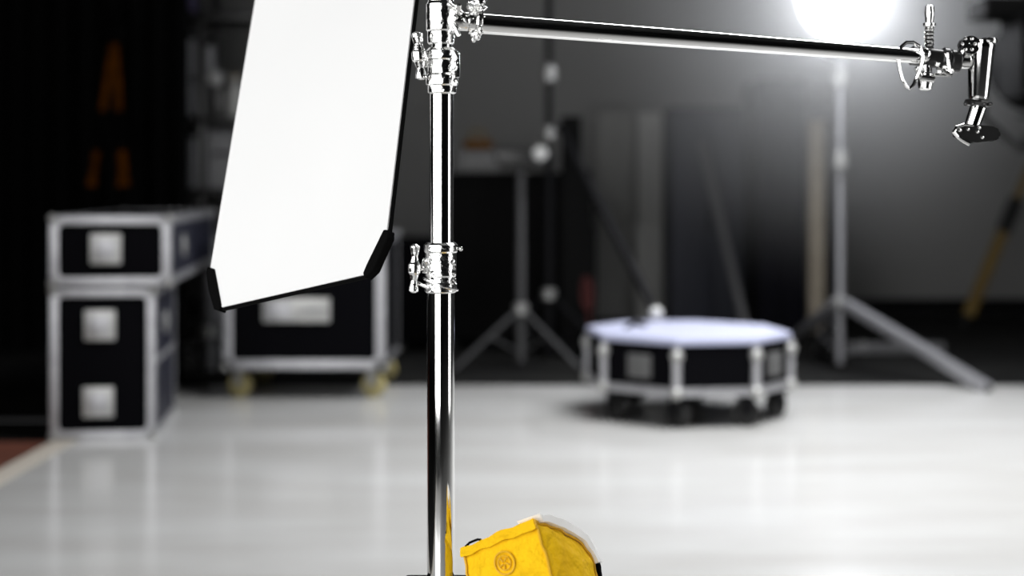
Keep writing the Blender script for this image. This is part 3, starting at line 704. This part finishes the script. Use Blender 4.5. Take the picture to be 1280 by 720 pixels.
# ------------------------------------------------------------------ wooden tripod with black film lamp at the right edge
Yt = 9.3
hx = P(1300, 0, Yt).x
t = thing('wooden_tripod', 'tall wooden-legged tripod at the right edge of the picture', 'tripod', (hx, Yt, 0))
hubp = Vector((hx, Yt, 1.22))
tip = P(1203, 408, Yt-.05); tip.z = .012
for e in (tip, Vector((hx+.62, Yt-.1, .012)), Vector((hx+.30, Yt+.65, .012))):
    md = hubp.lerp(e, .42); knee = hubp.lerp(e, .93)
    l = MB().bar(hubp, md, .05, .03, (0, 1, 0), .004).bar(md, knee, .075, .035, (0, 1, 0), .004).build('leg', YWOOD, t)
    MB().cyl(knee, e, .028, .015, n=12).build('foot', RUBBER, l)
    MB().bar(hubp.lerp(e, .30), hubp.lerp(e, .48), .09, .05, (0, 1, 0), .004).build('leg_clamp', BLACKMETAL, l)
MB().lathe([(.09, -.05), (.12, -.03), (.12, .04), (.05, .06), (.04, .28)], hubp, (0, 0, 1), 24).build('crown', BLACKMETAL, t)
MB().box((hx-.10, Yt-.10, 1.50), (hx+.16, Yt+.14, 1.60), .02).build('head_plate', BLACKMETAL, t)
Yf = 6.45; fx = P(1303, 0, Yf).x
light_stand(1303, Yf, 'black stand just past the right edge, carrying the black film lamp', BLKTAPE, 213, .30, [(.35, .1), (.1, .38), (.2, -.32)], r0=.022, r1=.02)
t = thing('film_lamp', 'large black film lamp with flaps on its own stand at the right edge', 'lamp', (fx, Yf, P(0, 70, Yf).z-.5))
zc = P(0, 78, Yf).z
g = MB(); g.lathe([(.17, -.20), (.21, -.18), (.22, .12), (.19, .24), (.10, .28)], (fx, Yf, zc), (0.1, 1, 0), 32); g.build('housing', BLKTAPE, t)
for k, (cxx, czz, wx, wz, an) in enumerate(((0, .26, .38, .01, 0), (0, -.26, .36, .01, 0), (-.25, 0, .01, .36, 0), (.25, 0, .01, .36, 0))):
    g = MB(); g.box((fx+cxx-wx/2, Yf-.46, zc+czz-wz/2), (fx+cxx+wx/2, Yf-.18, zc+czz+wz/2), .002)
    g.build('flap', BLKTAPE, t)
g = MB(); g.tube([Vector((fx-.27, Yf, zc)), Vector((fx-.27, Yf, zc-.25)), Vector((fx-.1, Yf, zc-.40)), Vector((fx+.1, Yf, zc-.40)), Vector((fx+.27, Yf, zc-.25)), Vector((fx+.27, Yf, zc))], .018, 10); g.build('yoke', BLACKMETAL, t)
g = MB(); g.cyl((fx, Yf, zc-.50), (fx, Yf, zc-.39), .04, n=16); g.build('stem', BLACKMETAL, t)
g = MB(); z = P(0, 15, Yf-.2).z; g.box((P(1218, 0, Yf-.2).x, Yf-.35, z-.035), (fx+.1, Yf-.1, z+.05), .012); g.build('top_cover', BLKTAPE, t)

# ------------------------------------------------------------------ folded wooden tripod in the dark on the left
Yk = 7.6
xc = P(143, 0, Yk).x
DWOOD = mat('dark_varnished_wood', (0.15, 0.045, 0.001), 0.9, spec=.05, noise=(9, 5, (0.05, 0.015, 0.002), 0.35, 0.7))
t = thing('wooden_tripod', 'dim narrow wooden tripod in front of the black curtain on the left', 'tripod', (xc, Yk, 0))
hp = Vector((xc, Yk, 1.74))
for dx, dy in ((-.19, -.25), (.19, -.25), (.0, .3)):
    e = Vector((xc+dx, Yk+dy, .012)); md = hp.lerp(e, .45)
    l = MB().bar(hp, md, .030, .03, (0, 1, 0), .004).bar(md, hp.lerp(e, .95), .045, .03, (0, 1, 0), .004).build('leg', DWOOD, t)
    MB().cyl(hp.lerp(e, .94), e, .02, .012, n=12).build('foot', RUBBER, l)
    MB().bar(hp.lerp(e, .24), hp.lerp(e, .36), .06, .045, (0, 1, 0), .004).build('leg_clamp', BLKTAPE, l)
    MB().bar(hp.lerp(e, .47), hp.lerp(e, .56), .06, .045, (0, 1, 0), .004).build('leg_clamp', BLKTAPE, l)
MB().lathe([(.05, -.05), (.07, -.03), (.07, .04), (.05, .06), (.03, .08), (.03, .16)], hp, (0, 0, 1), 24).build('crown', BLKTAPE, t)

# ------------------------------------------------------------------ rack of gear behind the white panel
Yr = 8.3
t = thing('storage_rack', 'black shelving rack holding gear, half hidden behind the white panel', 'rack', (P(270, 0, Yr).x, Yr+.2, 0))
xa = P(214, 0, Yr).x; xb = P(345, 0, Yr).x
shz = [.12, P(0, 240, Yr).z, P(0, 150, Yr).z, P(0, 20, Yr).z]
for x in (xa, P(251, 0, Yr).x, xb):
    for y in (Yr, Yr+.42): MB().box((x-.022, y-.02, 0), (x+.022, y+.02, 2.5), .003).build('post', BLACKMETAL, t)
for z in shz: MB().box((xa, Yr-.02, z-.022), (xb, Yr+.44, z+.022), .003).build('shelf', BLACKMETAL, t)
GR = 'upright tubes on the rack'
def canister(px, zb, h, r, m, label, group=None, Y=Yr+.12):
    t = thing('canister', label, 'canister', (P(px, 0, Y).x, Y, zb), 0, group); x = P(px, 0, Y).x
    MB().lathe([(r*.9, 0), (r, .01), (r, h-.03), (r*.9, h-.02)], (x, Y, zb), (0, 0, 1), 20).build('body', m, t)
    MB().lathe([(r*1.05, h-.04), (r*1.05, h-.005), (r*.8, h)], (x, Y, zb), (0, 0, 1), 20).build('cap', DKSTAND, t)
    return t
RACKG = mat('rack_grey', (0.36, 0.36, 0.37), 0.5)
canister(235, shz[2]+.022, .50, .040, RACKG, 'tall grey tube at the left end of the upper rack shelf')
canister(240, shz[1]+.022, .34, .042, RACKG, 'grey tube at the left end of the middle rack shelf')
canister(262, shz[2]+.022, .46, .030, RACKG, 'thin grey tube beside the round lens on the upper rack shelf')
def gear(name, label, px0, px1, zb, h, m, cat='case'):
    Y = Yr+.10; a = P(px0, 0, Y).x; b2 = P(px1, 0, Y).x
    t = thing(name, label, cat, ((a+b2)/2, Y, zb)); MB().box((a, Y, zb), (b2, Y+.25, zb+h), .012).build('body', m, t)
    MB().tube([((a+b2)/2-.06, Y-.003, zb+h*.6), ((a+b2)/2-.05, Y-.03, zb+h*.6), ((a+b2)/2+.05, Y-.03, zb+h*.6), ((a+b2)/2+.06, Y-.003, zb+h*.6)], .008, 8).build('handle', BLACKMETAL, t)
gear('equipment_case', 'grey equipment case on the middle rack shelf by the white panel', 258, 300, shz[1]+.022, .34, RACKG)
gear('equipment_case', 'grey equipment case on the lowest visible rack shelf', 256, 320, shz[0]+.022, .5, RACKG)
Y = Yr+.08; cc = P(270, 98, Y)
t = thing('lamp_lens', 'small black lamp with a pale round lens on the upper rack shelf', 'lamp', (cc.x, Y, shz[2]+.022))
MB().box((cc.x-.05, Y, shz[2]+.022), (cc.x+.05, Y+.18, cc.z+.03), .02).build('housing', BLACKMETAL, t)
MB().lathe([(.048, 0), (.050, -.02), (.035, -.04), (.004, -.05)], cc+Vector((0, .0, 0)), (0, 1, 0), 24).build('lens', PALE, t)
cc = P(294, 105, Y)
t = thing('bottle', 'pale bottle beside the round lens on the upper rack shelf', 'bottle', (cc.x, Y, shz[2]+.022))
MB().lathe([(.04, 0), (.045, .01), (.045, .15), (.02, .19), (.02, .23)], (cc.x, Y, shz[2]+.022), (0, 0, 1), 20).build('body', MIDGREY, t)
MB().lathe([(.023, .225), (.023, .25)], (cc.x, Y, shz[2]+.022), (0, 0, 1), 16).build('cap', BEIGE, t)
t = thing('storage_crate', 'violet-grey crate on the top shelf of the rack', 'crate', (P(222, 0, Yr).x, Yr+.15, shz[3]+.022))
a = P(206, 0, Yr+.05).x; b2 = P(240, 0, Yr+.05).x
MB().box((a+.02, Yr+.05, shz[3]+.022), (b2, Yr+.3, shz[3]+.25), .01).build('body', mat('violet_plastic', (0.17, 0.14, 0.30), 0.5), t)
MB().box((a+.01, Yr+.04, shz[3]+.23), (b2+.01, Yr+.31, shz[3]+.26), .006).build('rim', DKSTAND, t)

# ------------------------------------------------------------------ haze volume added for the glow round the lamp
def haze():
    m = bpy.data.materials.new('glow_haze'); m.use_nodes = True; nt = m.node_tree; nt.nodes.clear()
    o = nt.nodes.new('ShaderNodeOutputMaterial'); v = nt.nodes.new('ShaderNodeVolumeScatter')
    v.inputs['Color'].default_value = (1, 1, 1, 1); v.inputs['Anisotropy'].default_value = 0.0
    tc = nt.nodes.new('ShaderNodeNewGeometry'); d = nt.nodes.new('ShaderNodeVectorMath'); d.operation = 'DISTANCE'
    nt.links.new(tc.outputs['Position'], d.inputs[0]); d.inputs[1].default_value = (lx, YL-.1, lz)
    mr = nt.nodes.new('ShaderNodeMapRange'); mr.interpolation_type = 'SMOOTHERSTEP'     # density falloff shapes the added glow round the lamp
    mr.inputs['From Min'].default_value = 0.0; mr.inputs['From Max'].default_value = 1.6
    mr.inputs['To Min'].default_value = 0.45; mr.inputs['To Max'].default_value = 0.001
    nt.links.new(d.outputs['Value'], mr.inputs['Value']); nt.links.new(mr.outputs['Result'], v.inputs['Density'])
    nt.links.new(v.outputs[0], o.inputs['Volume'])
    ob = MB().box((-1.25, 6.75, 0.0), (4.55, 10.36, 4.26)).build('glow_haze', m)
    tag(ob, 'pale haze volume added for the glow around the bright lamp at the back right', 'haze', kind='stuff')
haze()
